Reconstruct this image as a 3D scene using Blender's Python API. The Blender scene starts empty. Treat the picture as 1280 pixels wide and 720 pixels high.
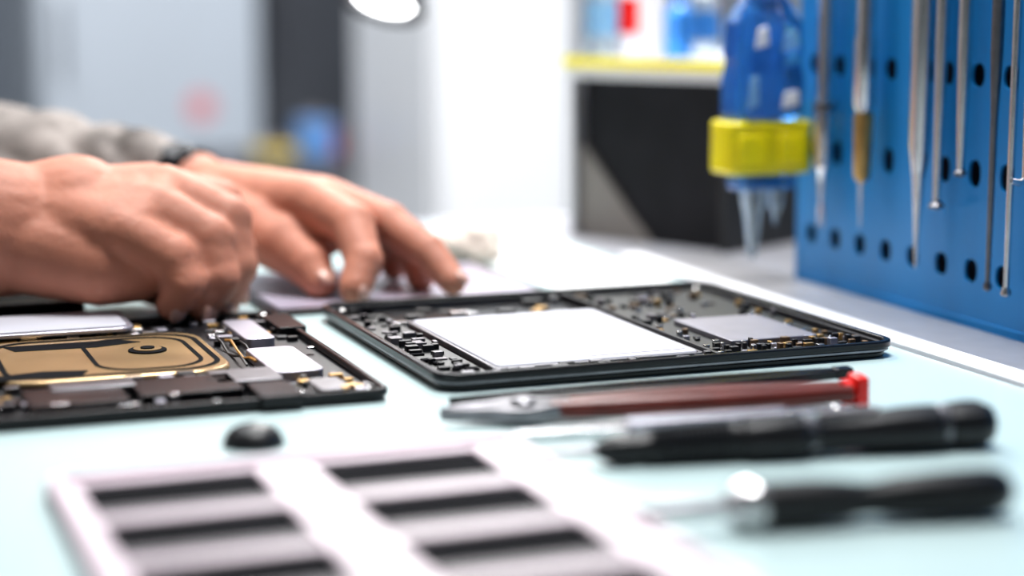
import bpy, bmesh, math, random
from mathutils import Vector, Matrix, Quaternion, noise
random.seed(7)
C=bpy.context.scene
COL=C.collection
# ------------------------------------------------------------ camera model
H=.155; FPX=2300.0; PIT=math.atan(365/FPX); cp,sp=math.cos(PIT),math.sin(PIT)
ANG=math.radians(21); ca,sa=math.cos(ANG),math.sin(ANG)
def ray(u,v):
    a=(u-640)/FPX; b=-(v-360)/FPX
    return Vector((a, cp+b*sp, -sp+b*cp))
def P(u,v,Y):
    r=ray(u,v); return Vector((0,0,H))+r*(Y/r.y)
def G(u,v,z=0):
    r=ray(u,v); return Vector((0,0,H))+r*((z-H)/r.z)
def W(s,t,z=0): return Vector((s*ca-t*sa, s*sa+t*ca, z))
def ST(p): return (p.x*ca+p.y*sa, -p.x*sa+p.y*ca)
def L(u,v,z=0): return ST(G(u,v,z))
def PS(u,v,s):
    r=ray(u,v); k=s/(r.x*ca+r.y*sa); return Vector((0,0,H))+r*k
# ------------------------------------------------------------ materials
MATS={}
def mat(name,col,rough=.5,metal=0,var=.06,scale=40,bump=0,bscale=200,sss=0,trans=0,emit=None,estr=0,coat=0,alpha=1,spec=.5):
    if name in MATS: return MATS[name]
    m=bpy.data.materials.new(name); m.use_nodes=True; nt=m.node_tree; b=nt.nodes['Principled BSDF']
    tc=nt.nodes.new('ShaderNodeTexCoord'); n=nt.nodes.new('ShaderNodeTexNoise'); n.inputs['Scale'].default_value=scale; n.inputs['Detail'].default_value=4
    nt.links.new(tc.outputs['Object'],n.inputs['Vector'])
    r=nt.nodes.new('ShaderNodeValToRGB'); r.color_ramp.elements[0].position=.3; r.color_ramp.elements[1].position=.7
    r.color_ramp.elements[0].color=(*[max(0,c*(1-var)) for c in col],1); r.color_ramp.elements[1].color=(*[min(1,c*(1+var)) for c in col],1)
    nt.links.new(n.outputs['Fac'],r.inputs['Fac']); nt.links.new(r.outputs['Color'],b.inputs['Base Color'])
    b.inputs['Roughness'].default_value=rough; b.inputs['Metallic'].default_value=metal
    b.inputs['Specular IOR Level'].default_value=spec
    if bump:
        n2=nt.nodes.new('ShaderNodeTexNoise'); n2.inputs['Scale'].default_value=bscale; n2.inputs['Detail'].default_value=6
        nt.links.new(tc.outputs['Object'],n2.inputs['Vector'])
        bp=nt.nodes.new('ShaderNodeBump'); bp.inputs['Strength'].default_value=bump; bp.inputs['Distance'].default_value=.001
        nt.links.new(n2.outputs['Fac'],bp.inputs['Height']); nt.links.new(bp.outputs['Normal'],b.inputs['Normal'])
    if sss:
        b.inputs['Subsurface Weight'].default_value=sss; b.inputs['Subsurface Radius'].default_value=(1,.35,.2); b.inputs['Subsurface Scale'].default_value=.008
    if trans: b.inputs['Transmission Weight'].default_value=trans
    if coat: b.inputs['Coat Weight'].default_value=coat; b.inputs['Coat Roughness'].default_value=.05
    if emit: b.inputs['Emission Color'].default_value=(*emit,1); b.inputs['Emission Strength'].default_value=estr
    MATS[name]=m; return m
mint=mat('mint_glass',(.56,.70,.70),.22,0,.02,6,spec=.6)
benchm=mat('bench_grey',(.36,.36,.39),.35,0,.05,10)
alu=mat('aluminium',(.50,.49,.51),.38,.6,.05,60)
whitep=mat('white_plastic',(.84,.83,.86),.4,0,.03,30)
pinkw=mat('tray_white',(.76,.64,.70),.45,0,.05,30)
mblack=mat('matte_black',(.006,.006,.008),.9,0,.2,60,spec=.08)
black=mat('black_plastic',(.008,.008,.010),.4,0,.3,60)
blackg=mat('black_gloss',(.006,.006,.008),.25,0,.2,60,spec=.35)
dark=mat('dark_grey',(.02,.02,.024),.5,0,.3,200,.3,500)
greyp=mat('mid_grey',(.21,.19,.205),.5,0,.15,60)
rubber=mat('black_rubber',(.009,.009,.011),.38,0,.3,90,.3,400,spec=.5)
steel=mat('steel',(.74,.73,.74),.25,1,.08,120)
steeld=mat('dark_steel',(.22,.215,.23),.33,1,.15,120)
silver=mat('silver_shield',(.52,.50,.57),.34,.7,.05,100)
battery=mat('battery_white',(.52,.52,.57),.55,0,.06,12,spec=.2)
tan=mat('tan_film',(.52,.36,.19),.25,.55,.22,25)
orange=mat('orange_film',(.50,.24,.05),.45,0,.08,60)
gold=mat('gold_contact',(.70,.45,.18),.3,.9,.1,200)
pcb=mat('pcb_dark',(.012,.014,.014),.45,0,.4,300)
pcbb=mat('pcb_brown',(.15,.09,.045),.45,0,.4,300)
blue=mat('pegboard_blue',(.002,.22,.56),.40,0,.06,8)
navy=mat('board_backing',(.003,.012,.035),.7,0,.1,20)
bluep=mat('blue_plastic',(.08,.36,1),.06,0,.25,70,trans=.72,coat=.5)
bluel=mat('light_blue_plastic',(.35,.66,1),.12,0,.1,60,trans=.4)
yellow=mat('yellow_plastic',(1,.82,.004),.22,0,.05,40)
yellowt=mat('translucent_yellow',(1,.84,.01),.15,0,.05,40,trans=.2)
clear=mat('clear_plastic',(.80,.90,.96),.12,0,.02,40,trans=.85)
brass=mat('brass',(.50,.31,.11),.35,.8,.15,100)
redb=mat('brown_red_handle',(.14,.020,.013),.34,0,.15,80)
red=mat('bright_red',(.82,.012,.006),.3,0,.06,80)
skin=mat('skin',(.50,.215,.145),.58,0,.17,24,.25,420,sss=.18,spec=.35)
nailm=mat('nail',(.62,.36,.29),.3,0,.05,80)
knit=mat('grey_knit',(.25,.225,.21),.95,0,.55,40,.4,700,spec=.1)
table_reflection=mat('table_reflection',(.86,.86,.86),.6,0,.02,30)  # white of the sheet that stands in for a tabletop reflection
cloth=mat('offwhite_cloth',(.66,.58,.51),.8,0,.06,60,.3,300)
lav=mat('lavender_glass',(.48,.43,.52),.15,0,.04,20)
wallm=mat('wall_paint',(.38,.42,.48),.7,0,.03,3)
floorm=mat('floor_vinyl',(.30,.31,.33),.5,0,.06,5)
lockerm=mat('locker_paint',(.50,.545,.60),.45,0,.03,4)
cabw=mat('cabinet_white',(.92,.93,.95),.4,0,.02,4)
char=mat('charcoal_paint',(.10,.105,.12),.6,0,.1,6)
shelfb=mat('shelf_charcoal',(.016,.016,.019),.7,0,.2,40,spec=.2)
beige=mat('grey_light_patch',(.20,.18,.165),.6,0,.08,30)  # grey of the triangle that stands in for light on the shelf front
glow=mat('lamp_led',(1,1,1),.5,0,0,5,emit=(1,1,1),estr=10)
# ------------------------------------------------------------ mesh helpers
def obj(name,bm,m,parent=None,bev=0,seg=2,smooth=35,kind=None,label=None,loc=None,rot=None):
    me=bpy.data.meshes.new(name)
    bmesh.ops.recalc_face_normals(bm,faces=bm.faces)
    bm.to_mesh(me); bm.free()
    if m: me.materials.append(m)
    if smooth:
        me.polygons.foreach_set('use_smooth',[True]*len(me.polygons))
        try: me.set_sharp_from_angle(angle=math.radians(smooth))
        except Exception: pass
    o=bpy.data.objects.new(name,me); COL.objects.link(o)
    if parent: o.parent=parent
    if loc is not None: o.location=loc
    if rot is not None: o.rotation_euler=rot
    if bev:
        b=o.modifiers.new('bevel','BEVEL'); b.width=bev; b.segments=seg; b.limit_method='ANGLE'; b.angle_limit=math.radians(40)
    if kind: o['kind']=kind
    if label: o['label']=label
    return o
def tag(o,label,cat,group=None):
    o['label']=label; o['category']=cat
    if group: o['group']=group
    return o
def thing(name,label,cat,loc=(0,0,0),rotz=0,group=None):
    o=bpy.data.objects.new(name,None); COL.objects.link(o); o.empty_display_size=.01
    o.location=loc; o.rotation_euler=(0,0,rotz); return tag(o,label,cat,group)
def NB(): return bmesh.new()
def prism(bm,poly,z0,z1):
    a=[bm.verts.new((x,y,z0)) for x,y in poly]; b=[bm.verts.new((x,y,z1)) for x,y in poly]
    n=len(poly); bm.faces.new(a[::-1]); bm.faces.new(b)
    for i in range(n): bm.faces.new((a[i],a[(i+1)%n],b[(i+1)%n],b[i]))
    return bm
def rr(x0,y0,x1,y1,r,n=6):
    pts=[]
    for cx,cy,a0 in ((x1-r,y1-r,0),(x0+r,y1-r,90),(x0+r,y0+r,180),(x1-r,y0+r,270)):
        for k in range(n+1):
            a=math.radians(a0+90*k/n); pts.append((cx+r*math.cos(a),cy+r*math.sin(a)))
    return pts
def ringp(bm,po,pi,z0,z1):
    n=len(po)
    q=[[bm.verts.new((x,y,z)) for x,y in p] for p,z in ((po,z0),(po,z1),(pi,z1),(pi,z0))]
    for j in range(4):
        A,B=q[j],q[(j+1)%4]
        for i in range(n): bm.faces.new((A[i],A[(i+1)%n],B[(i+1)%n],B[i]))
    return bm
def box(bm,x0,y0,z0,x1,y1,z1):
    return prism(bm,[(x0,y0),(x1,y0),(x1,y1),(x0,y1)],z0,z1)
def lathe(bm,prof,n=24,axis='x',flute=0,nf=6,f0=0,f1=1e9):
    rings=[]
    for x,r in prof:
        ring=[]
        for k in range(n):
            a=2*math.pi*k/n; rr_=max(r,1e-5)
            if flute and f0<=x<=f1: rr_*=1+flute*math.cos(nf*a)
            if axis=='x': ring.append(bm.verts.new((x,rr_*math.cos(a),rr_*math.sin(a))))
            else: ring.append(bm.verts.new((rr_*math.cos(a),rr_*math.sin(a),x)))
        rings.append(ring)
    for A,B in zip(rings,rings[1:]):
        for k in range(n): bm.faces.new((A[k],A[(k+1)%n],B[(k+1)%n],B[k]))
    bm.faces.new(rings[0][::-1]); bm.faces.new(rings[-1]); return bm
def tube(bm,pts,r,n=8,closed=False):
    pts=[Vector(p) for p in pts]; N=len(pts); rings=[]
    for i,p in enumerate(pts):
        if closed: d=pts[(i+1)%N]-pts[i-1]
        else: d=pts[min(i+1,N-1)]-pts[max(i-1,0)]
        d.normalize(); up=Vector((0,0,1)) if abs(d.z)<.9 else Vector((1,0,0))
        a=d.cross(up).normalized(); b=d.cross(a)
        rad=r[i] if isinstance(r,(list,tuple)) else r
        rings.append([bm.verts.new(p+a*rad*math.cos(2*math.pi*k/n)+b*rad*math.sin(2*math.pi*k/n)) for k in range(n)])
    for i in range(N if closed else N-1):
        A,B=rings[i],rings[(i+1)%N]
        for k in range(n): bm.faces.new((A[k],A[(k+1)%n],B[(k+1)%n],B[k]))
    if not closed: bm.faces.new(rings[0][::-1]); bm.faces.new(rings[-1])
    return bm
def capsule(bm,p0,p1,r0,r1,n=20,m=6):
    p0,p1=Vector(p0),Vector(p1); d=p1-p0; Ld=d.length
    if Ld<1e-6: d=Vector((0,0,1)); 
    q=d.normalized().to_track_quat('Z','Y'); rings=[]
    for k in range(m+1):
        a=-math.pi/2+math.pi/2*k/m; rings.append((r0*math.sin(a),max(r0*math.cos(a),1e-5)))
    for k in range(m+1):
        a=math.pi/2*k/m; rings.append((Ld+r1*math.sin(a),max(r1*math.cos(a),1e-5)))
    R=[[bm.verts.new(p0+q@Vector((r*math.cos(2*math.pi*k/n),r*math.sin(2*math.pi*k/n),z))) for k in range(n)] for z,r in rings]
    for A,B in zip(R,R[1:]):
        for k in range(n): bm.faces.new((A[k],A[(k+1)%n],B[(k+1)%n],B[k]))
    bm.faces.new(R[0][::-1]); bm.faces.new(R[-1])
def remeshed(name,bm,m,voxel,parent,it=6,fac=.5,fn=None):
    bmesh.ops.recalc_face_normals(bm,faces=bm.faces)
    me=bpy.data.meshes.new('tmp'); bm.to_mesh(me); bm.free()
    o=bpy.data.objects.new('tmp',me); COL.objects.link(o)
    r=o.modifiers.new('r','REMESH'); r.mode='VOXEL'; r.voxel_size=voxel; r.adaptivity=0
    s=o.modifiers.new('s','SMOOTH'); s.factor=fac; s.iterations=it
    dg=bpy.context.evaluated_depsgraph_get(); dg.update()
    me2=bpy.data.meshes.new_from_object(o.evaluated_get(dg))
    bpy.data.objects.remove(o); bpy.data.meshes.remove(me)
    me2.name=name; me2.materials.clear(); me2.materials.append(m)
    if fn:
        nr=[v.normal.copy() for v in me2.vertices]
        for v,nn in zip(me2.vertices,nr): v.co=v.co+nn*fn(v.co)
    me2.polygons.foreach_set('use_smooth',[True]*len(me2.polygons))
    o=bpy.data.objects.new(name,me2); COL.objects.link(o)
    if parent: o.parent=parent
    return o
# ------------------------------------------------------------ setting
FZ=-.75
def wbox(name,s0,t0,z0,s1,t1,z1,m,kind='structure'):
    b=NB(); box(b,s0,t0,z0,s1,t1,z1); o=obj(name,b,m,smooth=0,rot=(0,0,ANG),kind=kind); return o
wbox('floor',-2.5,-1.0,FZ-.05,2.2,5.0,FZ,floorm)
wbox('wall_back',-2.5,4.0,FZ,2.2,4.1,1.8,wallm)
wbox('wall_right',1.7,-1.0,FZ,1.8,4.0,1.8,wallm)
# workbench
wb=thing('workbench','grey workbench with metal ledge carrying the repair mat and pegboard','workbench',(0,0,FZ),ANG)
Z0=-.003
b=NB(); box(b,-.17,-.35,-FZ+Z0-.03,.62,1.24,-FZ+Z0); obj('worktop',b,benchm,wb,.002)
b=NB(); box(b,.452,-.3,-FZ+Z0+.0002,.466,1.0,-FZ+.002); obj('edge_trim',b,whitep,wb,.001)
b=NB(); box(b,.468,-.3,-FZ+Z0+.0002,.512,1.0,-FZ-.0005); obj('metal_ledge',b,alu,wb,.0008)
for s in (-.14,.57):
    for t in (-.3,1.18):
        b=NB(); box(b,s-.02,t-.02,0,s+.02,t+.02,-FZ+Z0-.0305); obj('leg',b,alu,wb,.002)
b=NB(); prism(b,rr(-.165,-.34,.450,1.19,.006),Z0,0)
o=obj('repair_mat',b,mint,None,.0008,rot=(0,0,ANG)); tag(o,'pale mint glossy glass repair mat covering the workbench','mat')
# ------------------------------------------------------------ pegboard
PSs=.517; T1=.897; NC=22; CW=.025; CH=.0465; NR=7; ZB=.002
pg=thing('pegboard','blue perforated metal pegboard standing along the right side of bench','pegboard',W(PSs,T1,-.003),ANG)
bm=NB(); 
def cell(y1,z0,rowj):
    cy=y1-CW/2; cz=z0+CH/2; n=20; inn=[];out=[]
    hw_,hh_=(.0052,.0056) if rowj!=1 else (.0050,.0066)
    for k in range(n):
        a=2*math.pi*(k+.5)/n; c,s=math.cos(a),math.sin(a)
        inn.append((0,cy+hw_*math.copysign(abs(c)**.8,c),cz+hh_*math.copysign(abs(s)**.8,s)))
        f=1/max(abs(c),abs(s)); out.append((0,cy+CW/2*c*f,cz+CH/2*s*f))
    I=[bm.verts.new(p) for p in inn]; O=[bm.verts.new(p) for p in out]; B=[bm.verts.new((.0015,p[1],p[2])) for p in inn]
    for k in range(n):
        bm.faces.new((I[k],I[(k+1)%n],O[(k+1)%n],O[k])); bm.faces.new((I[k],I[(k+1)%n],B[(k+1)%n],B[k]))
for i in range(NC):
    for j in range(NR): cell(-i*CW,ZB+.003+j*CH,j)
ztop=ZB+.003+NR*CH
obj('perforated_sheet',bm,blue,pg,smooth=0)
bm=NB()
for i in range(NC+1): box(bm,.0003,-i*CW-.0042,ZB+.003,.0013,-i*CW+.0042,ztop)
for j in range(NR+1): box(bm,.0003,-NC*CW,ZB+.003+j*CH-.006,.0013,0,ZB+.003+j*CH+.006)
obj('sheet_web',bm,blue,pg,smooth=0)
bm=NB(); box(bm,-.0006,-NC*CW,0,.012,0,ZB+.0031); box(bm,-.0004,0,0,.012,.004,ztop); box(bm,-.0006,-NC*CW,ztop,.012,.004,ztop+.01); obj('folded_edge',bm,blue,pg,.0004)
bm=NB(); box(bm,.014,-NC*CW,0,.017,.003,ztop); obj('backing_panel',bm,navy,pg)
# ------------------------------------------------------------ hanging tools
def hang(name,label,u,v,parts,s=.507,top=.235,cat='hand tool'):
    p=PS(u,v,s); r=thing(name,label,cat,p,ANG); 
    Lh=top-p.z
    for nm,prof,m in parts:
        bm=NB(); pr=[]
        for z,rad in prof: pr.append((Lh if z is None else z,rad*1.32))
        lathe(bm,pr,16,'z'); obj(nm,bm,m,r)
    bm=NB(); ring=[(.0,.0038*math.cos(a),Lh+.0035+.0038*math.sin(a)) for a in [2*math.pi*k/14 for k in range(14)]]
    tube(bm,ring,.0007,6,True); obj('hanging_ring',bm,steel,r)
    s0,t0=ST(p); bm=NB(); zz=top+.0045+.003
    tube(bm,[(0.001,0,zz),(-.014,0,zz),(-.0165,0,zz+.001),(-.0175,0,zz+.005)],.0009,8)
    obj('hook',bm,steel,pg,loc=(0,t0-T1,0))
    return r
def mm(*a): return [(None if z is None else z*.001,r*.001) for z,r in a]
r1=hang('fork_pick','silver probe with a small forked tip, first hanging left on pegboard',1026,283,[('shaft',mm((12,.9),(22,1.6),(30,2.2),(32,3.4),(48,4.0),(62,4.0),(66,3.0),(110,3.3),(None,3.0)),steel),('collar',mm((62,4.4),(66,4.4)),steeld)])
for sgn in (-1,1):
    bm=NB(); tube(bm,[(0,sgn*.0004,.013),(0,sgn*.0019,.008),(0,sgn*.0022,.0)],[.001,.0009,.0006],8); obj('prong',bm,steel,r1)
hang('brass_probe','silver scribing probe with a brass coloured grip and needle tip',1075,285,[('needle',mm((0,.3),(14,.9),(24,1.2)),steel),('grip',mm((24,1.6),(27,3.3),(58,3.9),(60,3.0)),brass),('shaft',mm((60,3.2),(64,4.4),(96,4.4),(100,3.8),(None,3.6)),steel)])
hang('thick_scriber','thickest silver scriber with long pointed tip on pegboard',1144,335,[('tip',mm((0,.4),(26,1.5),(48,2.6)),steel),('shaft',mm((48,2.8),(60,4.0),(120,4.5),(None,4.4)),steel)])
hang('ball_probe','slender steel rod ending in a flared ball tip beside thickest scriber',1170,262,[('ball_tip',mm((0,.6),(.8,2.6),(2.2,3.0),(3.6,2.0),(5,1.4)),steeld),('shaft',mm((5,1.4),(40,1.8),(80,2.4),(None,2.6)),steel)])
hang('short_probe','shortest thin steel probe with small rounded end on pegboard',1200,222,[('rounded_end',mm((0,.4),(1,2.0),(2.5,2.3),(4,1.4)),steeld),('shaft',mm((4,1.3),(30,2.0),(60,2.6),(None,2.6)),steel)])
hang('long_dark_probe','long thin dark rod with bead tip hanging lowest on the pegboard',1234,364,[('bead_tip',mm((0,.5),(1,1.5),(3,1.5),(4.5,.9)),steeld),('shaft',mm((4.5,.9),(80,1.3),(110,2.2),(None,2.4)),steeld)])
hang('long_bright_probe','long thin bright steel rod nearly reaching ledge near right frame edge',1257,372,[('bead_tip',mm((0,.6),(1,1.9),(3.2,1.9),(5,1.0)),steel),('shaft',mm((5,1.0),(80,1.4),(None,1.8)),steel)])
rk=hang('hooked_probe','steel probe with sideways hooked foot cut by right frame edge',1283,225,[('shaft',mm((0,1.6),(40,2.0),(None,2.4)),steel)])
bm=NB(); tube(bm,[(-.008,.0,.0),(-.004,0,-.0012),(0,0,0),(0,0,.003)],[.0012,.0018,.0019,.0017],10); obj('hooked_foot',bm,steel,rk)
# blue/yellow hanging dispenser
pp=P(948,322,1.0)
d=thing('dispenser_tool','blue and yellow plastic dispenser tool with clear nozzles hanging before pegboard','dispenser',pp,ANG)
bm=NB(); lathe(bm,[(.0762,.0225),(.079,.0245),(.098,.0250),(.106,.0225),(.112,.0235),(.128,.0225),(.136,.0175),(.142,.0125)],12,'z')
for v in bm.verts: v.co.y*=.6
obj('body',bm,bluep,d,.0012,2,smooth=22)
for x0,z0,x1,z1,m_ in ((-.016,.082,-.009,.100,bluel),(.004,.082,.015,.092,whitep),(-.012,.114,-.004,.126,whitep),(.004,.112,.014,.124,bluel)):
    bm=NB(); prism(bm,[(x0,z0),(x1,z0+.002),(x1-.001,z1),(x0+.002,z1-.001)],0,.0022); o=obj('window_panel',bm,m_,d,.0006); o.rotation_euler=(math.radians(90),0,0); o.location=(0,-.0128,0)
bm=NB(); box(bm,-.010,-.005,.0772,.009,.005,.132); obj('inner_cartridge',bm,bluel,d,.001)
bm=NB(); lathe(bm,[(.1421,.0135),(.146,.014),(.156,.012),(.20,.011)],24,'z'); obj('cap',bm,clear,d)
bm=NB(); lathe(bm,[(.1565,.0128),(.166,.0128)],24,'z'); obj('cap_band',bm,bluel,d)
bm=NB(); prism(bm,rr(-.026,-.014,.026,.014,.007,6),.047,.0755); obj('collar',bm,yellowt,d,.002)
bm=NB(); prism(bm,rr(-.018,-.010,.019,.010,.007,6),.038,.0465); obj('lower_lip',bm,bluep,d,.002)
for x in (-.013,.011):
    bm=NB(); box(bm,x-.008,-.0155,.052,x+.008,-.0141,.068); obj('collar_clip',bm,yellow,d,.0006)
for x,zl,k_ in ((-.004,0,1.0),(.010,.018,.6)):
    bm=NB(); lathe(bm,[(zl,.0020*k_),(zl+.006,.0030*k_),(.026,.0054*k_),(.030,.0068*k_),(.0378,.0072*k_)],16,'z'); obj('nozzle',bm,clear,d,loc=(x,0,0))
bm=NB(); tube(bm,[(.0,.0,.2),(.0,.0,.215),(.012,.0,.222),(.030,.0,.222)],.0016,8); obj('hanger',bm,steel,d)
# ------------------------------------------------------------ black shelf box at bench end
A=G(712,290); B_=G(905,312); dv=(B_-A); Lb=dv.length; ab=math.atan2(dv.y,dv.x)
sh=thing('shelf_stand','small black shelf stand with a white and yellow edged top','shelf',(A.x,A.y,-.003),ab)
bm=NB(); box(bm,0,0,0,.003,.14,.105); obj('side_panel',bm,alu,sh,.0005)
bm=NB(); box(bm,Lb-.004,0,0,Lb,.14,.105); obj('side_panel',bm,black,sh,.0005)
bm=NB(); box(bm,.0045,.010,0,Lb-.0045,.014,.105); obj('front_panel',bm,shelfb,sh)
bm=NB(); prism(bm,[(.0,0),(.058,0),(.036,.022),(.0,.062)],0,.004)  # added triangular plate, shaped like the sunlight falling on the black front
o=obj('light_patch',bm,beige,sh,label='grey triangle added for a patch of light'); o.rotation_euler=(math.radians(90),0,0); o.location=(.005,.0095,0.0005)
bm=NB(); box(bm,-.002,-.004,.1055,Lb+.006,.15,.118); obj('shelf_top',bm,whitep,sh,.001)
bm=NB(); box(bm,-.002,-.0065,.113,Lb+.004,-.0043,.119); obj('edge_strip',bm,yellow,sh,.0004)
def shelfpos(u,Yoff):
    a=(u-640)/FPX
    for k in range(400):
        f=k/400*1.1; p=A+dv*f; n=Vector((-math.sin(ab),math.cos(ab),0))*Yoff; q=p+n
        if q.x/(q.y*cp+.03*sp)>=a: return Vector((q.x,q.y,.1152))
    return q
def bottle(name,label,u,off,r,h,mb,mc,ml=None,cat='bottle'):
    t=thing(name,label,cat,shelfpos(u,off),ab,'bottles standing on the small black shelf stand')
    bm=NB(); lathe(bm,[(0,r*.92),(.001,r),(h*.62,r),(h*.74,r*.75),(h*.8,r*.42),(h*.86,r*.42)],20,'z'); obj('body',bm,mb,t)
    bm=NB(); lathe(bm,[(h*.8601,r*.55),(h*.97,r*.5),(h,r*.3)],20,'z'); obj('cap',bm,mc,t)
    if ml: bm=NB(); lathe(bm,[(h*.2,r*1.02),(h*.52,r*1.02)],20,'z'); obj('label_band',bm,ml,t)
bottle('solvent_bottle','clear bottle with blue band, leftmost on the shelf stand',752,.03,.011,.07,clear,whitep,bluel)
bottle('solvent_bottle','bottle with bright red band, second from left on shelf stand',786,.05,.010,.075,whitep,red,red)
bottle('solvent_bottle','plain white bottle in the middle of the shelf stand',815,.03,.009,.062,whitep,whitep)
bottle('solvent_bottle','short bottle with solid blue body, fourth on shelf stand',849,.04,.010,.045,bluep,bluep)
bottle('solvent_bottle','clear bottle with red cap, rightmost on the shelf stand',880,.05,.010,.058,clear,red,bluep)
# ------------------------------------------------------------ generic electronics helpers
def rot_rect(root_s,root_t,corners,z):
    q=[L(u,v,z) for u,v in corners]; ss=sorted(a for a,_ in q); tt=sorted(b for _,b in q)
    return ((ss[0]+ss[1])/2-root_s,(tt[0]+tt[1])/2-root_t,(ss[2]+ss[3])/2-root_s,(tt[2]+tt[3])/2-root_t)
def part(name,root,r4,z0,z1,m,rad=.001,bev=.0003,label=None):
    bm=NB(); x0,y0,x1,y1=r4; rad=min(rad,(x1-x0)/2.2,(y1-y0)/2.2); prism(bm,rr(x0,y0,x1,y1,rad,4),z0,z1); return obj(name,bm,m,root,bev,label=label)
def screw(root,x,y,z,r=.0016):
    bm=NB(); lathe(bm,[(0,r),(.0007,r),(.0011,r*.6)],12,'z'); o=obj('screw',bm,steel,root,loc=(x,y,z)); return o
def chips(root,x0,y0,x1,y1,z,n,mats,smin=.002,smax=.006,hmax=.0016):
    placed=[];k=0
    while len(placed)<n and k<3000:
        k+=1; w=random.uniform(smin,smax); d_=random.uniform(smin,smax*.7)
        if x1-w<x0 or y1-d_<y0: continue
        x=random.uniform(x0,x1-w); y=random.uniform(y0,y1-d_)
        if any(x<a2+.0004 and x+w>a1-.0004 and y<b2+.0004 and y+d_>b1-.0004 for a1,b1,a2,b2 in placed): continue
        placed.append((x,y,x+w,y+d_)); m,nm=random.choice(mats)
        part(nm,root,(x,y,x+w,y+d_),z,z+random.uniform(.0006,hmax),m,.0003,.00015)
# ------------------------------------------------------------ centre tablet
S0,TT0=.2275,.672; Wd,Dp=.2110,.186; HT=.0075
tb=thing('open_tablet','opened black tablet housing with large white battery, lying right of centre','tablet',W(S0,TT0,0),ANG)
bm=NB(); po=rr(0,0,Wd,Dp,.011,8); pi=rr(.0032,.0032,Wd-.0032,Dp-.0032,.008,8)
ringp(bm,po,pi,.0042,HT); obj('rim',bm,blackg,tb,.0007,3)
bm=NB(); ringp(bm,rr(.0008,.0008,Wd-.0008,Dp-.0008,.0105,8),rr(.004,.004,Wd-.004,Dp-.004,.008,8),.0029,.0041); obj('mid_frame',bm,steeld,tb,.0002)
bm=NB(); prism(bm,rr(.0022,.0022,Wd-.0022,Dp-.0022,.010,8),0,.0028); obj('back_cover',bm,blackg,tb,.0008)
bm=NB(); ringp(bm,rr(.0034,.0034,Wd-.0034,Dp-.0034,.008,8),rr(.0055,.0055,Wd-.0055,Dp-.0055,.006,8),.0043,HT-.0016); obj('inner_ledge',bm,dark,tb,.0002)
bat=list(rot_rect(S0,TT0,[(512,402),(637,458),(886,440),(730,381)],HT-.001))
bat[1]=max(bat[1],.018); bat=tuple(bat)
bz=.0028
part('battery',tb,bat,bz,HT-.0016,battery,.003,.0007)
x0,y0,x1,y1=bat
bm=NB(); ringp(bm,rr(x0-.002,y0-.002,x1+.002,y1+.002,.003,4),rr(x0-.0003,y0-.0003,x1+.0003,y1+.0003,.0028,4),bz,HT-.0022); obj('battery_frame',bm,steeld,tb,.0002)
part('battery_seam',tb,(x0+.004,y0+.0055,x1-.004,y0+.0062),HT-.00161,HT-.0014,silver,.0002,0)
bx0=x1+.005; part('circuit_board',tb,(bx0,.008,Wd-.008,Dp-.008),bz,bz+.0009,pcb,.003,.0002)
zb=bz+.0009
sh1=rot_rect(S0,TT0,[(845,397),(915,423),(1022,414),(940,388)],HT)
part('shield_can',tb,sh1,zb,zb+.0026,mat('shield_grey',(.30,.29,.33),.4,.6,.06,80),.001,.0004)
part('frame_bar',tb,(x1+.0025,.006,x1+.0045,Dp-.006),bz,HT-.0008,black,.0005,.0002)
chm=[(silver,'chip'),(black,'chip'),(steel,'connector'),(dark,'chip'),(black,'chip'),(pcbb,'chip'),(gold,'connector'),(steel,'chip'),(dark,'chip'),(greyp,'chip')]
sx0,sy0,sx1,sy1=sh1
chips(tb,bx0+.001,sy1+.002,Wd-.009,Dp-.010,zb,56,chm,.0016,.0055,.0036)
chips(tb,bx0+.001,.009,Wd-.009,sy0-.0015,zb,80,chm,.0014,.0046,.0040)
chips(tb,bx0+.001,sy0,sx0-.001,sy1,zb,8,chm,.002,.004,.0025)
chips(tb,sx1+.001,sy0,Wd-.009,sy1,zb,8,chm,.002,.004,.0025)
part('flex_board',tb,(.0065,.02,x0-.004,Dp-.02),bz,bz+.0008,pcb,.001,.0002)
chips(tb,.0075,.010,x0-.005,Dp-.012,bz+.0008,60,[(greyp,'chip'),(dark,'connector'),(black,'chip'),(mblack,'connector'),(mblack,'chip'),(steeld,'chip')],.0016,.0060,.0030)
chips(tb,.016,.0066,bx0,y0-.0028,bz,44,[(black,'chip'),(dark,'connector'),(steeld,'chip'),(steeld,'chip')],.002,.008,.0038)
chips(tb,.02,y1+.003,bx0-.002,Dp-.0065,bz,14,[(black,'chip'),(dark,'connector'),(steel,'chip'),(gold,'connector')],.003,.010,.0026)
for x,y in ((.010,.010),(Wd-.010,.010),(.010,Dp-.010),(Wd-.010,Dp-.010)): screw(tb,x,y,HT-.0030,.0018)
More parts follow.
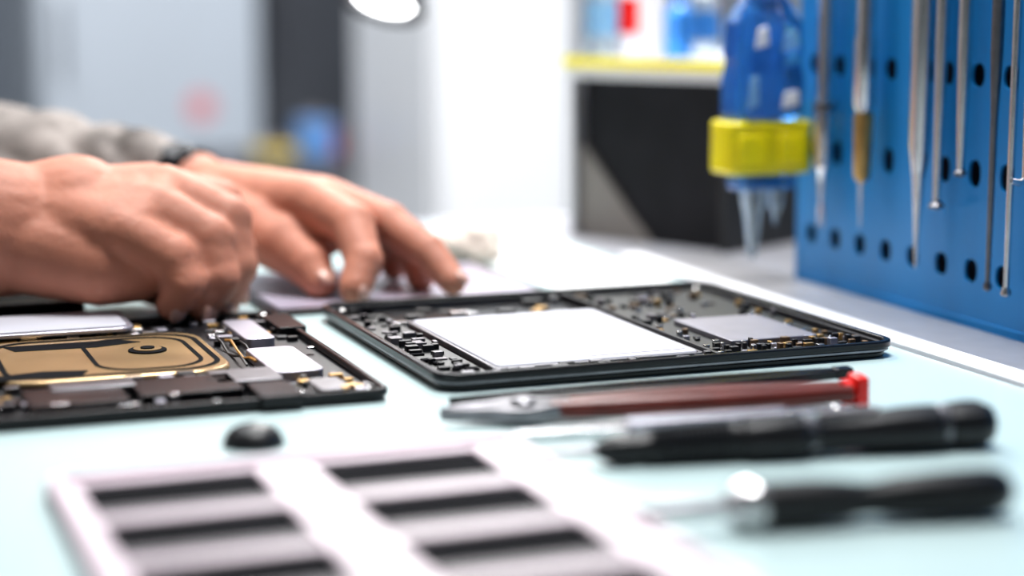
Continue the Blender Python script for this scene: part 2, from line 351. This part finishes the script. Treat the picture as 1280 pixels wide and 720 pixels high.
# ------------------------------------------------------------ left tablet
BS1,BT0=L(490,492,.003); BW,BD=.245,.192; BS0=BS1-BW
tl=thing('dismantled_tablet','dismantled black device tray with tan shielding film, under the near hand','tablet',W(BS0,BT0,0),ANG)
BH=.0052
bm=NB(); ringp(bm,rr(0,0,BW,BD,.006,6),rr(.0026,.0026,BW-.0026,BD-.0026,.004,6),.002,BH); obj('rim',bm,blackg,tl,.0006)
bm=NB(); prism(bm,rr(.001,.001,BW-.001,BD-.001,.006,6),0,.0019); obj('back_plate',bm,black,tl,.0004)
pl=rot_rect(BS0,BT0,[(14,482),(292,456),(244,412),(-45,430)],BH)
z=.0019
part('film_plate',tl,pl,z,BH-.0004,tan,.016,.0012)
px0,py0,px1,py1=pl
wI,hI=px1-px0,py1-py0
def rim2(a,b_,c,d_,r,m,w=.0013):
    bm=NB(); ringp(bm,rr(a,b_,c,d_,r,8),rr(a+w,b_+w,c-w,d_-w,r-w*.8,8),BH-.0005,BH-.0001); obj('film_trace',bm,m,tl)
rim2(px0+.004,py0+.004,px1-.003,py1-.004,.018,mblack,.0022)
rim2(px1-.054,py0+.010,px1-.009,py1-.010,.017,mblack,.0018)
bm=NB(); prism(bm,[(px0+.010,py1-.012),(px0+.060,py1-.012),(px0+.068,py1-.020),(px0+.048,py1-.026),(px0+.014,py1-.024)],BH-.00046,BH-.0002); obj('film_cutout',bm,mblack,tl)
bm=NB(); prism(bm,[(px1-.110,py0+.006),(px1-.062,py0+.006),(px1-.058,py0+.016),(px1-.076,py0+.020),(px1-.104,py0+.014)],BH-.00046,BH-.0002); obj('film_cutout',bm,mblack,tl)
bm=NB(); lathe(bm,[(0,.0082),(.0005,.0082),(.0007,.0076)],24,'z'); obj('round_pad',bm,mblack,tl,loc=(px1-.028,py0+hI*.55,BH-.0003))
bm=NB(); lathe(bm,[(0,.0060),(.0004,.0060)],24,'z'); obj('pad_ring',bm,tan,tl,loc=(px1-.028,py0+hI*.55,BH+.0004))
bm=NB(); lathe(bm,[(0,.0030),(.0007,.0030)],20,'z'); obj('pad_centre',bm,mblack,tl,loc=(px1-.028,py0+hI*.55,BH+.0006))
def bpx(name,cs,h,m,rad=.0015,label=None): return part(name,tl,rot_rect(BS0,BT0,cs,BH),z,z+h,m,rad,.0004,label)
bpx('shield_plate',[(308,440),(345,470),(405,462),(362,432)],.0042,silver,.004)
bpx('shield_plate',[(385,474),(398,488),(436,484),(424,470)],.0034,steeld,.002)
bpx('connector',[(285,403),(300,428),(338,424),(318,400)],.0042,silver,.003)
bpx('metal_bar',[(165,480),(172,500),(300,490),(290,470)],.0048,blackg,.001)
bpx('metal_bar',[(262,468),(268,484),(352,476),(340,462)],.0048,steeld,.001)
bpx('metal_bar',[(30,491),(32,514),(160,504),(152,484)],.0046,blackg,.001)
bpx('metal_bar',[(60,484),(62,494),(170,486),(165,478)],.0052,steeld,.001)
bpx('module',[(310,482),(325,500),(378,496),(360,478)],.0044,blackg,.001)
bpx('module',[(330,396),(345,412),(380,409),(360,392)],.0040,blackg,.001)
cm=[(silver,'chip'),(black,'chip'),(steel,'connector'),(gold,'connector'),(blackg,'chip'),(dark,'chip'),(steeld,'chip')]
chips(tl,px1+.003,py1-.03,BW-.004,BD-.004,z,36,cm,.0022,.007,.0036)
chips(tl,px1+.003,.005,BW-.004,.04,z,44,cm,.0022,.007,.0038)
chips(tl,.07,.004,px1-.003,max(.014,py0-.001),z,64,cm,.0022,.009,.0050)
chips(tl,px1-.13,py1+.001,px1,BD-.004,z,50,cm,.003,.010,.0036)
for x,y in ((BW-.007,.007),(BW-.007,BD-.007),(BW-.007,BD*.5)): screw(tl,x,y,BH-.0012,.0018)
for k in range(3):
    bm=NB(); xx=px1+.006+k*.004; tube(bm,[(xx,py0+.01+q*.012,.0035+.0018*math.sin(q*1.7+k)) for q in range(6)],.0006,6); obj('ribbon_wire',bm,[black,orange,black][k],tl)
r4=rot_rect(0,0,[(-90,419),(172,406),(150,386),(-110,395)],.009)
ph=thing('silver_lid','pale silver white rounded cover lying beside the near hand','cover',W(r4[0],r4[1],.0055),ANG)
Lw,Lh_=r4[2]-r4[0],r4[3]-r4[1]
bm=NB(); prism(bm,rr(0,0,Lw,Lh_,.007,8),0,.0020); obj('shell',bm,silver,ph,.0006,4)
bm=NB(); prism(bm,rr(.003,.003,Lw-.003,Lh_-.003,.005,8),.0021,.0024); obj('inner_sheet',bm,battery,ph)
q0=L(108,377,.008)
o_=thing('black_cover','thin black panel lying behind the pale silver cover','cover',W(q0[0]-.13,q0[1],0),ANG)
bm=NB(); prism(bm,rr(0,0,.13,.05,.006),0,.008); obj('panel',bm,blackg,o_,.001)
bm=NB(); ringp(bm,rr(.003,.003,.127,.047,.005),rr(.006,.006,.124,.044,.004),.008,.0086); obj('seal_ring',bm,steel,o_)
# ------------------------------------------------------------ far display panel
dc=thing('display_panel','dark edged display panel lying flat beneath the pointing fingers','display',W(.206,.868,0),ANG)
bm=NB(); prism(bm,rr(0,0,.155,.13,.007),0,.0024); obj('bezel',bm,blackg,dc,.0006)
bm=NB(); prism(bm,rr(.007,.007,.148,.123,.003),.00241,.0028); obj('screen',bm,lav,dc)
bm=NB(); prism(bm,rr(.06,.0015,.085,.006,.001),.00241,.0029); obj('speaker_slot',bm,steeld,dc)
o=thing('reflection_sheet','white sheet added for a bright reflection behind the open tablet','table_reflection',(0,0,0),ANG)  # thin white sheet added where the mat only shows a bright reflection
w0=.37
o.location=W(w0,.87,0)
bm=NB(); prism(bm,rr(0,0,.44-w0,.20,.001),.0001,.0007); obj('sheet',bm,table_reflection,o)
c0=G(592,326)
bm=NB(); bmesh.ops.create_icosphere(bm,subdivisions=4,radius=1)
for v in bm.verts:
    p=v.co.copy(); f=1+.35*noise.noise(p*1.6)+.14*noise.noise(p*4)
    v.co=Vector((p.x*.021*f,p.y*.015*f,max(p.z,-.55)*.013*f))
mn=min(v.co.z for v in bm.verts)
for v in bm.verts: v.co.z-=mn
o=obj('crumpled_cloth',bm,cloth,None,smooth=60,loc=(c0.x,c0.y,.0001)); tag(o,'small crumpled off-white cloth beyond the pointing fingertips','cloth')
# ------------------------------------------------------------ foreground tray
TS0,TS1,TA,TB=.0645,.222,.382,.579; TH=.0046; TR=.0062
tr=thing('organizer_tray','pale pinkish white slotted organizer tray in the blurred foreground','tray',W(TS0,TA,0),ANG)
tw,td=TS1-TS0,TB-TA
cells=[]
for ct in (.549,.504,.459,.414):
    for cs in (.1015,.1765): cells.append((cs-TS0,ct-TA))
bm=NB(); prism(bm,rr(.001,.001,tw-.001,td-.001,.006),0,.0014); obj('base',bm,mblack,tr)
hw,hh=.0275,.0190
xs=[0,cells[0][0]-hw,cells[0][0]+hw,cells[1][0]-hw,cells[1][0]+hw,tw]
bm=NB(); ringp(bm,rr(0,0,tw,td,.006),rr(.004,.004,tw-.004,td-.004,.003),.0015,TR); obj('outer_rim',bm,pinkw,tr,.0008,3)
bm=NB(); ringp(bm,rr(-.0006,-.0006,tw+.0006,td+.0006,.0065),rr(.0008,.0008,tw-.0008,td-.0008,.006),.0002,.0044); obj('rim_band',bm,mat('tray_edge',(.24,.16,.18),.5,0,.1,30),tr,.0003)
for a,b_ in ((.0042,xs[1]),(xs[2],xs[3]),(xs[4],tw-.0042)):
    if b_-a>.001: bm=NB(); box(bm,a,.0042,.0015,b_,td-.0042,TH-.0003); obj('divider',bm,pinkw,tr,.0006)
ys=sorted(set(c[1] for c in cells)); segs=[]; prev=.0042
for y in ys: segs.append((prev,y-hh)); prev=y+hh
segs.append((prev,td-.0042))
for a,b_ in segs:
    if b_-a<.001: continue
    for c0_,c1_ in ((xs[1],xs[2]),(xs[3],xs[4])):
        bm=NB(); box(bm,c0_+.0001,a,.0015,c1_-.0001,b_,TH-.0003); obj('crossbar',bm,pinkw,tr,.0006)
for i,(x,y) in enumerate(cells):
    bm=NB(); box(bm,x-hw+.0002,y-.0090,.0015,x+hw-.0002,y+hh-.0002,TH-.0014); obj('black_insert',bm,mblack,tr,.0003)
    bm=NB(); box(bm,x-hw+.0004,y-hh+.0004,.0015,x+hw-.0004,y-.0092,TH-.0010); obj('metal_insert',bm,greyp,tr,.0004)
# ------------------------------------------------------------ dome knob
c0=G(317,556)
kn=thing('suction_knob','small black rubber dome between the trays on the mat','knob',(c0.x,c0.y,0),0)
bm=NB(); lathe(bm,[(0,.0104),(.0014,.0106),(.0036,.0099),(.0056,.0082),(.0070,.0056),(.0078,.0026),(.0079,.0003)],28,'z'); obj('dome',bm,rubber,kn)
bm=NB(); ring=[(.0105*math.cos(2*math.pi*k/28),.0105*math.sin(2*math.pi*k/28),.0006) for k in range(28)]; tube(bm,ring,.0005,6,True); obj('lip',bm,black,kn)
# ------------------------------------------------------------ loose tools
def axis_thing(name,label,cat,pa,pb):
    t=thing(name,label,cat,pa); d=(pb-pa); t.rotation_mode='QUATERNION'
    x=d.normalized(); zz=(Vector((0,0,1))-x*x.z).normalized(); y=zz.cross(x)
    t.rotation_quaternion=Matrix((x,y,zz)).transposed().to_quaternion(); return t,d.length
# foreground screwdriver
pa=G(797,641,.0066); pb=G(1264,612,.0078)
sd,k=axis_thing('screwdriver','black fluted handled screwdriver lying nearest the camera on the right','screwdriver',pa,pb)
bm=NB(); lathe(bm,[(0,.0008),(.002,.0018),(.006,.0026),(.22*k,.0026),(.26*k,.0028)],16); obj('shank',bm,steeld,sd)
bm=NB(); lathe(bm,[(.225*k,.0030),(.245*k,.0058),(.28*k,.0074),(.31*k,.0077),(.325*k,.0072)],24); obj('bolster',bm,steel,sd)
bm=NB(); lathe(bm,[(.315*k,.0074),(.36*k,.0070),(.45*k,.0070),(.54*k,.0062),(.58*k,.0054),(.62*k,.0052),(.68*k,.0062),(.80*k,.0070),(.93*k,.0071),(.975*k,.0060),(.995*k,.0038),(k,.001)],48,flute=.05,nf=8,f0=.63*k,f1=.96*k); obj('handle',bm,rubber,sd)
# middle precision knife
pa=G(665,569,.0048); pb=G(1243,528,.0080)
kf,k=axis_thing('precision_knife','chunky black grooved precision knife with a steel tip, between pliers and screwdriver','knife',pa,pb)
bm=NB(); lathe(bm,[(0,.0005),(.03*k,.0014),(.13*k,.0018),(.155*k,.0022)],16); obj('blade',bm,steeld,kf)
bm=NB(); lathe(bm,[(.13*k,.0024),(.165*k,.0050),(.19*k,.0057),(.215*k,.0053),(.24*k,.0062)],10); obj('chuck',bm,black,kf,smooth=20)
pr=[(.24*k,.0064)]
for i in range(14):
    x=.25+.012*i; pr+=[(x*k,.0073+.00005*i),((x+.006)*k,.0066+.00005*i)]
pr+=[(.43*k,.0074)]
bm=NB(); lathe(bm,pr,28); obj('grip',bm,rubber,kf)
bm=NB(); lathe(bm,[(.4301*k,.0075),(.440*k,.0088),(.50*k,.0094),(.56*k,.0093),(.575*k,.0076),(.62*k,.0068),(.68*k,.0068),(.72*k,.0076),(.78*k,.0086),(.84*k,.0088),(.87*k,.0084)],8)
for v in bm.verts: v.co.y*=1.1; v.co.z*=.93
obj('handle',bm,rubber,kf,.0010,3,smooth=20)
bm=NB(); lathe(bm,[(.574*k,.0074),(.578*k,.0078),(.592*k,.0076),(.596*k,.0070)],28); obj('ring',bm,steeld,kf)
bm=NB(); lathe(bm,[(.87*k,.0072),(.875*k,.0078),(.885*k,.0078),(.89*k,.0072)],28); obj('ring',bm,steeld,kf)
bm=NB(); lathe(bm,[(.889*k,.0078),(.93*k,.0086),(.965*k,.0082),(.988*k,.0064),(k,.0025)],10); obj('end_cap',bm,black,kf,.0006,2,smooth=20)
bm=NB(); prism(bm,rr(.20*k,-.0010,.54*k,.0046,.0012),.0052,.0092); obj('slider',bm,silver,kf,.0004)
bm=NB(); prism(bm,rr(.61*k,-.0020,.74*k,.0030,.0012),.0055,.0082); obj('slider',bm,greyp,kf,.0004)
bm=NB(); prism(bm,[(.42*k,-.003),(.60*k,-.002),(.60*k,.002),(.42*k,.003)],-.0080,-.0050); obj('clip',bm,black,kf,.0004)
def tweez(name,label,pa,pb,m,open_=.0045,h=.0018):
    t,k=axis_thing(name,label,'tweezers',pa,pb)
    for sg in (-1,1):
        bm=NB(); n=12; o2=[];i2=[]
        for i in range(n+1):
            f=i/n; c=sg*open_*math.sin(math.pi*f)**.8 if 0<f<1 else 0; w=.0004+.0016*min(1,f*2.2)
            o2.append((f*k,c+w)); i2.append((f*k,c-w))
        prism(bm,o2+i2[::-1],-h*.8+(.0002*sg),h+.0002*sg); obj('arm',bm,m,t,.0003)
    bm=NB(); prism(bm,rr(.955*k,-.0034,k,.0034,.001),-h,h*1.3); obj('joined_end',bm,m,t,.0005)
    return t
tweez('tweezers','plain steel tweezers lying between the knife and the brown-red pliers',G(640,547,.002),G(1060,514,.003),steel,.0034,.0018)
# pliers with red brown handles
pa=G(548,519,.004); pb=G(1085,488,.0058)
plr,k=axis_thing('pliers','slim steel jawed pliers with brown-red handles and bright red end','pliers',pa,pb)
for sg in (-1,1):
    bm=NB(); prism(bm,[(0,sg*.0004),(.05*k,sg*.0022),(.11*k,sg*.0050),(.15*k,sg*.0085),(.20*k,sg*.0092),(.24*k,sg*.0070),(.30*k,sg*.0045),(.30*k,sg*.0006),(.1*k,sg*.0004)],-.0028,.0032 if sg>0 else .0024); obj('jaw',bm,steeld,plr,.0009)
bm=NB(); lathe(bm,[(-.0030,.0046),(.0038,.0046),(.0046,.0036)],20,'z'); obj('pivot',bm,steeld,plr,loc=(.19*k,0,0))
for sg in (-1,1):
    bm=NB(); n=14
    pts=[(.25*k+(.95-.25)*k*i/n, sg*(.0028+.0034*math.sin(math.pi*min(1,i/n*1.05)*.9)), .0002) for i in range(n+1)]
    tube(bm,pts,[.0024+.0015*math.sin(math.pi*(.15+.7*i/n)) for i in range(n+1)],12); obj('handle',bm,redb,plr)
bm=NB(); lathe(bm,[(.935*k,.0040),(.936*k,.0048),(.956*k,.0048),(.957*k,.004)],20); obj('end_cap',bm,red,plr)
bm=NB(); box(bm,.960*k,-.0055,-.0055,.992*k,.0055,.0064); obj('end_cap',bm,red,plr,.0014,3)
pa=G(560,512,.002); pb=G(1066,468,.006)
pa.y+=.012; pb.y+=.004
tweez('tweezers','long thin black tweezers lying just behind the brown-red pliers',pa,pb,blackg)
# ------------------------------------------------------------ lamp
lp=P(480,0,1.22)
lm=thing('desk_lamp','small bright LED lamp head on a gooseneck at top of frame','lamp',lp,0)
lm.rotation_euler=(math.radians(-24),math.radians(14),0)
bm=NB(); lathe(bm,[(-.003,.0265),(.004,.0270),(.018,.022),(.034,.014),(.040,.008),(.046,.007)],32,'z')
for f in list(bm.faces):
    if len(f.verts)>10 and abs(f.calc_center_median().z+.003)<.001: bm.faces.remove(f)
obj('shade',bm,steeld,lm)
bm=NB(); lathe(bm,[(-.001,.0190),(.003,.0215)],32,'z'); obj('led_disc',bm,glow,lm)
bm=NB(); ring=[(.0258*math.cos(2*math.pi*k/32),.0258*math.sin(2*math.pi*k/32),-.003) for k in range(32)]; tube(bm,ring,.0030,8,True); obj('shade_rim',bm,dark,lm)
bpy.context.view_layer.update()
inv=lm.matrix_basis.inverted()
st=lm.matrix_basis@Vector((0,0,.045))
en=W(PSs+.006,T1-.03,ztop+.034); pts=[]
for i in range(17):
    f=i/16; c1=st+(lm.matrix_basis.to_3x3()@Vector((0,0,.2))); c2=en+Vector((0,0,.12))
    p=st*(1-f)**3+c1*3*f*(1-f)**2+c2*3*f*f*(1-f)+en*f**3; pts.append(inv@p)
bm=NB(); tube(bm,pts,.004,12); obj('gooseneck',bm,steeld,lm)
bm=NB(); box(bm,-.016,-.014,-.022,.016,.014,.004); o=obj('clamp',bm,black,lm,.002); o.matrix_parent_inverse=Matrix(); o.location=inv@en; o.rotation_euler=inv.to_euler()
# ------------------------------------------------------------ person
BMs=NB()
def chain(bm,pts):
    for (p0,r0),(p1,r1) in zip(pts,pts[1:]): capsule(bm,p0,p1,r0,r1)
E1=Vector((-.46,.80,.06)); SR=Vector((-.56,.62,.33)); E2=Vector((-.42,1.07,.070)); SL=Vector((-.66,.99,.33))
NAILS=[]
wr=P(20,286,.878)
chain(BMs,[(SR,.05),(E1,.046),(P(-140,282,.855),.040),(wr,.0325)])
chain(BMs,[(wr+Vector((0,.008,.0)),.029),(P(95,262,.885),.0270)])
idx=P(188,236,.908); mid=P(206,242,.892); rin=P(190,264,.874); pin=P(156,292,.856)
def palm(wp,rw,ms):
    for q,r in ms: chain(BMs,[(wp,rw),(q,r)])
    for (a,ra),(b_,rb) in zip(ms,ms[1:]):
        chain(BMs,[(a,ra*.96),(b_,rb*.96)])
        for f in (.2,.4,.6):
            a2=a.lerp(wp,f); b2=b_.lerp(wp,f); r_=ra*(1-f)+rw*.94*f
            chain(BMs,[(a2,r_),(b2,r_)])
        chain(BMs,[(wp,rw),(a.lerp(b_,.5)-Vector((.003,0,.0005)),ra*.98)])
palm(P(60,272,.88),.0245,((idx,.0135),(mid,.0145),(rin,.0142),(pin,.0130)))
chain(BMs,[(P(40,308,.868),.0235),(P(125,330,.862),.0200),(P(175,334,.866),.0170)])
chain(BMs,[(P(60,300,.895),.022),(P(150,325,.90),.019)])
chain(BMs,[(P(150,290,.885),.021),(P(225,312,.888),.018)])
def finger(pts,nail=None,sw=1.04):
    chain(BMs,pts)
    for p,r in pts[1:-1]: capsule(BMs,p,p+Vector((.0005,0,0)),r*sw,r*sw)
    if nail is not None:
        p,r=pts[-1]; q=pts[-2][0]; NAILS.append((p,(p-q).normalized(),Vector(nail),r))
finger([(idx,.0135),(P(272,256,.911),.0124),(P(292,312,.903),.0106),(P(290,362,.893),.0088)],(1,0,.3))
finger([(mid,.0145),(P(280,276,.893),.0132),(P(291,332,.885),.0114),(P(276,378,.878),.0092)],(1,-.3,.2))
finger([(rin,.0142),(P(258,300,.874),.0130),(P(270,346,.868),.0110),(P(254,380,.864),.0088)],(.8,-.5,0))
finger([(pin,.0130),(P(214,322,.856),.0118),(P(230,354,.853),.0100),(P(216,380,.852),.0080)],(.8,-.5,0))
finger([(P(80,300,.90),.018),(P(150,335,.912),.014),(P(222,362,.908),.0112),(P(262,380,.895),.0092)],(.2,1,.2))
# far (left) hand
wl=P(236,246,1.02)
chain(BMs,[(SL,.05),(E2,.042),(P(60,240,1.04),.034),(wl,.0265)])
i2=P(388,252,.955); m2=P(405,249,.975); r2=P(410,253,.995); p2=P(400,262,1.012)
palm(P(262,250,1.01),.0225,((i2,.0128),(m2,.0128),(r2,.0122),(p2,.0112)))
chain(BMs,[(P(262,265,.99),.0215),(P(325,285,.963),.0175)])
chain(BMs,[(P(300,280,.975),.0175),(P(390,286,.955),.0138)])
chain(BMs,[(P(330,292,.962),.0160),(P(404,292,.955),.0128)])
finger([(i2,.0128),(P(440,280,.935),.0114),(P(455,326,.915),.0096),(P(443,360,.905),.0084)],(1,-.2,.2))
finger([(m2,.0128),(P(484,278,.955),.0108),(P(534,314,.938),.0091),(P(566,352,.925),.0076)],(.5,0,1))
finger([(r2,.0122),(P(488,284,.978),.0102),(P(520,324,.965),.0088),(P(526,348,.955),.0076)],(.5,0,1))
finger([(p2,.0112),(P(464,290,1.0),.0092),(P(486,318,.99),.0080),(P(492,336,.985),.0070)],(.5,0,1))
finger([(P(312,284,.965),.0172),(P(350,304,.950),.0150),(P(385,330,.938),.0120),(P(400,352,.93),.0094)],(.6,-.7,.4))
TC=Vector((-.68,.80,.30))
chain(BMs,[(SR,.05),(TC,.07),(SL,.05)]); chain(BMs,[(TC,.07),(TC+Vector((-.01,0,.14)),.052)])
pr_=thing('person','person in grey knit sweater and black wristwatch, working with both hands','person',(-.70,.80,-.25),0)
def toP(o): o.location=(.70,-.80,.25); return o
body=toP(remeshed('body',BMs,skin,.0015,pr_,it=10,fac=.5,fn=lambda c:.0004*noise.noise(c*55)+.0002*noise.noise(c*220)))
for p,dn,nn,r in NAILS:
    nn=(nn-dn*nn.dot(dn)).normalized(); bt=dn.cross(nn)
    bm=NB(); bmesh.ops.create_uvsphere(bm,u_segments=14,v_segments=8,radius=1)
    M=Matrix((dn,bt,nn)).transposed()
    for v in bm.verts:
        v.co=p+dn*(r*.25)+nn*(r*.72)+M@Vector((v.co.x*r*.72,v.co.y*r*.62,v.co.z*r*.26))
    toP(obj('fingernail',bm,nailm,pr_,smooth=60))
SW=NB()
chain(SW,[(SR,.075),(E1+Vector((-.01,0,0)),.060),(P(-270,280,.84),.052)])
cuff=P(186,238,1.028)
chain(SW,[(SL,.075),(E2,.054),(P(30,232,1.045),.044),(P(140,240,1.033),.035),(cuff,.0295)])
T0=Vector((-.70,.80,.0))
for yo in (-.13,-.05,.05,.13):
    chain(SW,[(TC+Vector((0,yo*.8,-.02)),.085),(T0+Vector((0,yo*.75,.05)),.10),(T0+Vector((0,yo*.75,-.22)),.10)])
chain(SW,[(SR,.075),(TC,.09),(SL,.075)])
def fold(c):
    d_=c.x*110+c.z*70+6*noise.noise(c*14)
    return .009*noise.noise(Vector((c.x*26,c.y*12,c.z*20)))+.0042*abs(math.sin(d_))-.001
toP(remeshed('sweater',SW,knit,.0034,pr_,it=5,fn=fold))
axd=(P(300,252,.99)-P(150,232,1.033)).normalized(); wc=P(226,245,1.022)
q=axd.to_track_quat('Z','Y')
bm=NB(); lathe(bm,[(-.012,.0276),(-.0115,.0289),(.0115,.0284),(.012,.027)],32,'z')
for v in bm.verts: v.co=wc+q@v.co
toP(obj('watch_strap',bm,mblack,pr_))
up=(Vector((0,-.35,1))-axd*axd.z).normalized()
q2=up.to_track_quat('Z','Y')
bm=NB(); lathe(bm,[(0,.009),(.0008,.0092),(.0012,.008)],28,'z')
for v in bm.verts: v.co=wc+up*.0278+q2@v.co
toP(obj('watch_case',bm,dark,pr_))
# ------------------------------------------------------------ background furniture
def face(u1,u2,Y1):
    p=P(u1,150,Y1); a2=(u2-640)/FPX*cp
    Ln=(a2*Y1-p.x)/(ca-a2*sa); return Vector((p.x,p.y,FZ)),Ln
def cabinet(name,label,u1,u2,Y1,depth,h,m,doors,hm=steel,cat='cabinet'):
    p,Ln=face(u1,u2,Y1); t=thing(name,label,cat,p,ANG)
    bm=NB(); box(bm,0,.004,0,Ln,depth,h); obj('body',bm,m,t,.003)
    for (x0,z0,x1,z1) in doors:
        bm=NB(); box(bm,x0*Ln+.003,-.012,z0,x1*Ln-.003,.0035,z1-.005); dd=obj('door' if z1-z0>.3 else 'drawer',bm,m,t,.002)
        bm=NB(); xh=(x0+.1*(x1-x0))*Ln; zc=(z0+z1)/2
        if z1-z0>.3: tube(bm,[(xh,-.012,zc-.05),(xh,-.03,zc-.05),(xh,-.03,zc+.05),(xh,-.012,zc+.05)],.004,8)
        else: tube(bm,[((x0+x1)/2*Ln-.04,-.012,z1-.03),((x0+x1)/2*Ln-.04,-.025,z1-.03),((x0+x1)/2*Ln+.04,-.025,z1-.03),((x0+x1)/2*Ln+.04,-.012,z1-.03)],.003,8)
        obj('handle',bm,hm,dd)
    return t,Ln
lk,Ll=cabinet('locker','pale blue grey locker far behind at left with red sticker',50,322,2.6,.4,1.7,lockerm,[(0,.02,1,1.68)])
q=P(255,137,2.6); f_=((q-lk.location).x*ca+(q-lk.location).y*sa)
bm=NB(); lathe(bm,[(0,.020),(.001,.020)],24,'z'); o=obj('sticker',bm,mat('faded_red',(.68,.26,.28),.5,0,.3,60),lk,label='faded red round sticker'); o.rotation_euler=(math.radians(90),0,0); o.location=(f_+.01,-.0122,q.z-FZ)
cabinet('dark_cabinet','dark charcoal cabinet far behind, between locker and white cabinet',332,460,2.95,.35,1.7,char,[(0,.02,1,1.68)],steeld)
cabinet('white_cabinet','brightest white cabinet directly beyond the bench end',541,716,1.95,.30,1.6,cabw,[(0,.02,1,.66),(0,.66,1,1.58)],whitep)
p,Ln=face(270,432,2.15)
zt=P(350,203,2.15).z-FZ
tro=thing('trolley','low dark grey trolley behind the far hand carrying small items','trolley',p,ANG)
bm=NB(); box(bm,0,0,zt-.03,Ln,.2,zt); obj('top_shelf',bm,char,tro,.003)
bm=NB(); box(bm,0,0,.1,Ln,.2,.12); obj('lower_shelf',bm,char,tro,.003)
for x in (.006,Ln-.006):
    for y in (.008,.19): bm=NB(); box(bm,x-.006,y-.006,0,x+.006,y+.006,zt-.0301); obj('leg',bm,alu,tro)
itb=mat('item_blue',(.12,.28,.58),.4,0,.2,60); ity=mat('item_yellow',(.62,.46,.08),.4,0,.2,60); itr=mat('item_red',(.45,.06,.06),.4,0,.2,60)
def item(name,label,u,col,w,h,cat,round_=False):
    q=P(u,190,2.22); loc=q.copy(); loc.z=FZ+zt; t=thing(name,label,cat,loc,ANG,'small items on the trolley')
    bm=NB()
    if round_: lathe(bm,[(0,w*.9),(h*.1,w),(h*.8,w),(h,w*.6)],20,'z')
    else: box(bm,-w,-.02,0,w,.02,h)
    obj('body',bm,col,t,.002); bm=NB(); box(bm,-w*.6,-.015,h,w*.6,.015,h+.006); obj('lid',bm,greyp,t,.001)
item('parts_box','blue parts box, tallest item on the dark trolley',392,itb,.020,.046,'box')
item('parts_box','yellow low parts box at left of the dark trolley',342,ity,.024,.014,'box')
item('jar','small red jar right of the blue box on trolley',420,itr,.007,.036,'jar',True)
# ------------------------------------------------------------ lights
def area(name,loc,tgt,size,e,col=(1,1,1),sy=None):
    l=bpy.data.lights.new(name,'AREA'); l.energy=e; l.size=size; l.color=col
    if sy: l.shape='RECTANGLE'; l.size_y=sy
    o=bpy.data.objects.new(name,l); COL.objects.link(o); o.location=loc
    o.rotation_euler=(Vector(tgt)-Vector(loc)).to_track_quat('-Z','Y').to_euler(); return o
area('key_light',(-.04,1.56,.60),(-.02,.92,0),.32,7.2,(1,.985,.96))
area('top_light',(.10,.55,1.3),(.15,.6,0),.7,.8,(.95,.98,1))
area('board_light',(-.5,1.25,.9),(.5,.8,.1),.4,1.6,(.96,.98,1))
area('back_fill',(.1,.9,1.5),(.05,2.1,.0),.5,44,(1,1,1))
area('far_light',(-.6,1.6,1.7),(-.4,3.0,0),.8,27,(.94,.97,1))
w=bpy.data.worlds.new('world'); C.world=w; w.use_nodes=True
nt=w.node_tree; bg=nt.nodes['Background']; bg.inputs[0].default_value=(.90,.95,1,1)
tc=nt.nodes.new('ShaderNodeTexCoord'); sx=nt.nodes.new('ShaderNodeSeparateXYZ'); mr=nt.nodes.new('ShaderNodeMapRange')
nt.links.new(tc.outputs['Generated'],sx.inputs[0]); nt.links.new(sx.outputs['Y'],mr.inputs['Value'])
mr.inputs['From Min'].default_value=-1; mr.inputs['From Max'].default_value=1; mr.inputs['To Min'].default_value=.06; mr.inputs['To Max'].default_value=.44
nt.links.new(mr.outputs['Result'],bg.inputs['Strength'])
C.view_settings.view_transform='Standard'; C.view_settings.look='None'; C.view_settings.exposure=.0; C.view_settings.gamma=.92
# ------------------------------------------------------------ camera
cd=bpy.data.cameras.new('camera'); cam=bpy.data.objects.new('camera',cd); COL.objects.link(cam)
cam.location=(0,0,H); cam.rotation_euler=(math.pi/2-PIT,0,0)
cd.sensor_width=36; cd.lens=36*FPX/1280; cd.clip_start=.01; cd.clip_end=50
cd.dof.use_dof=True; cd.dof.focus_distance=.79; cd.dof.aperture_fstop=2.7
C.camera=cam
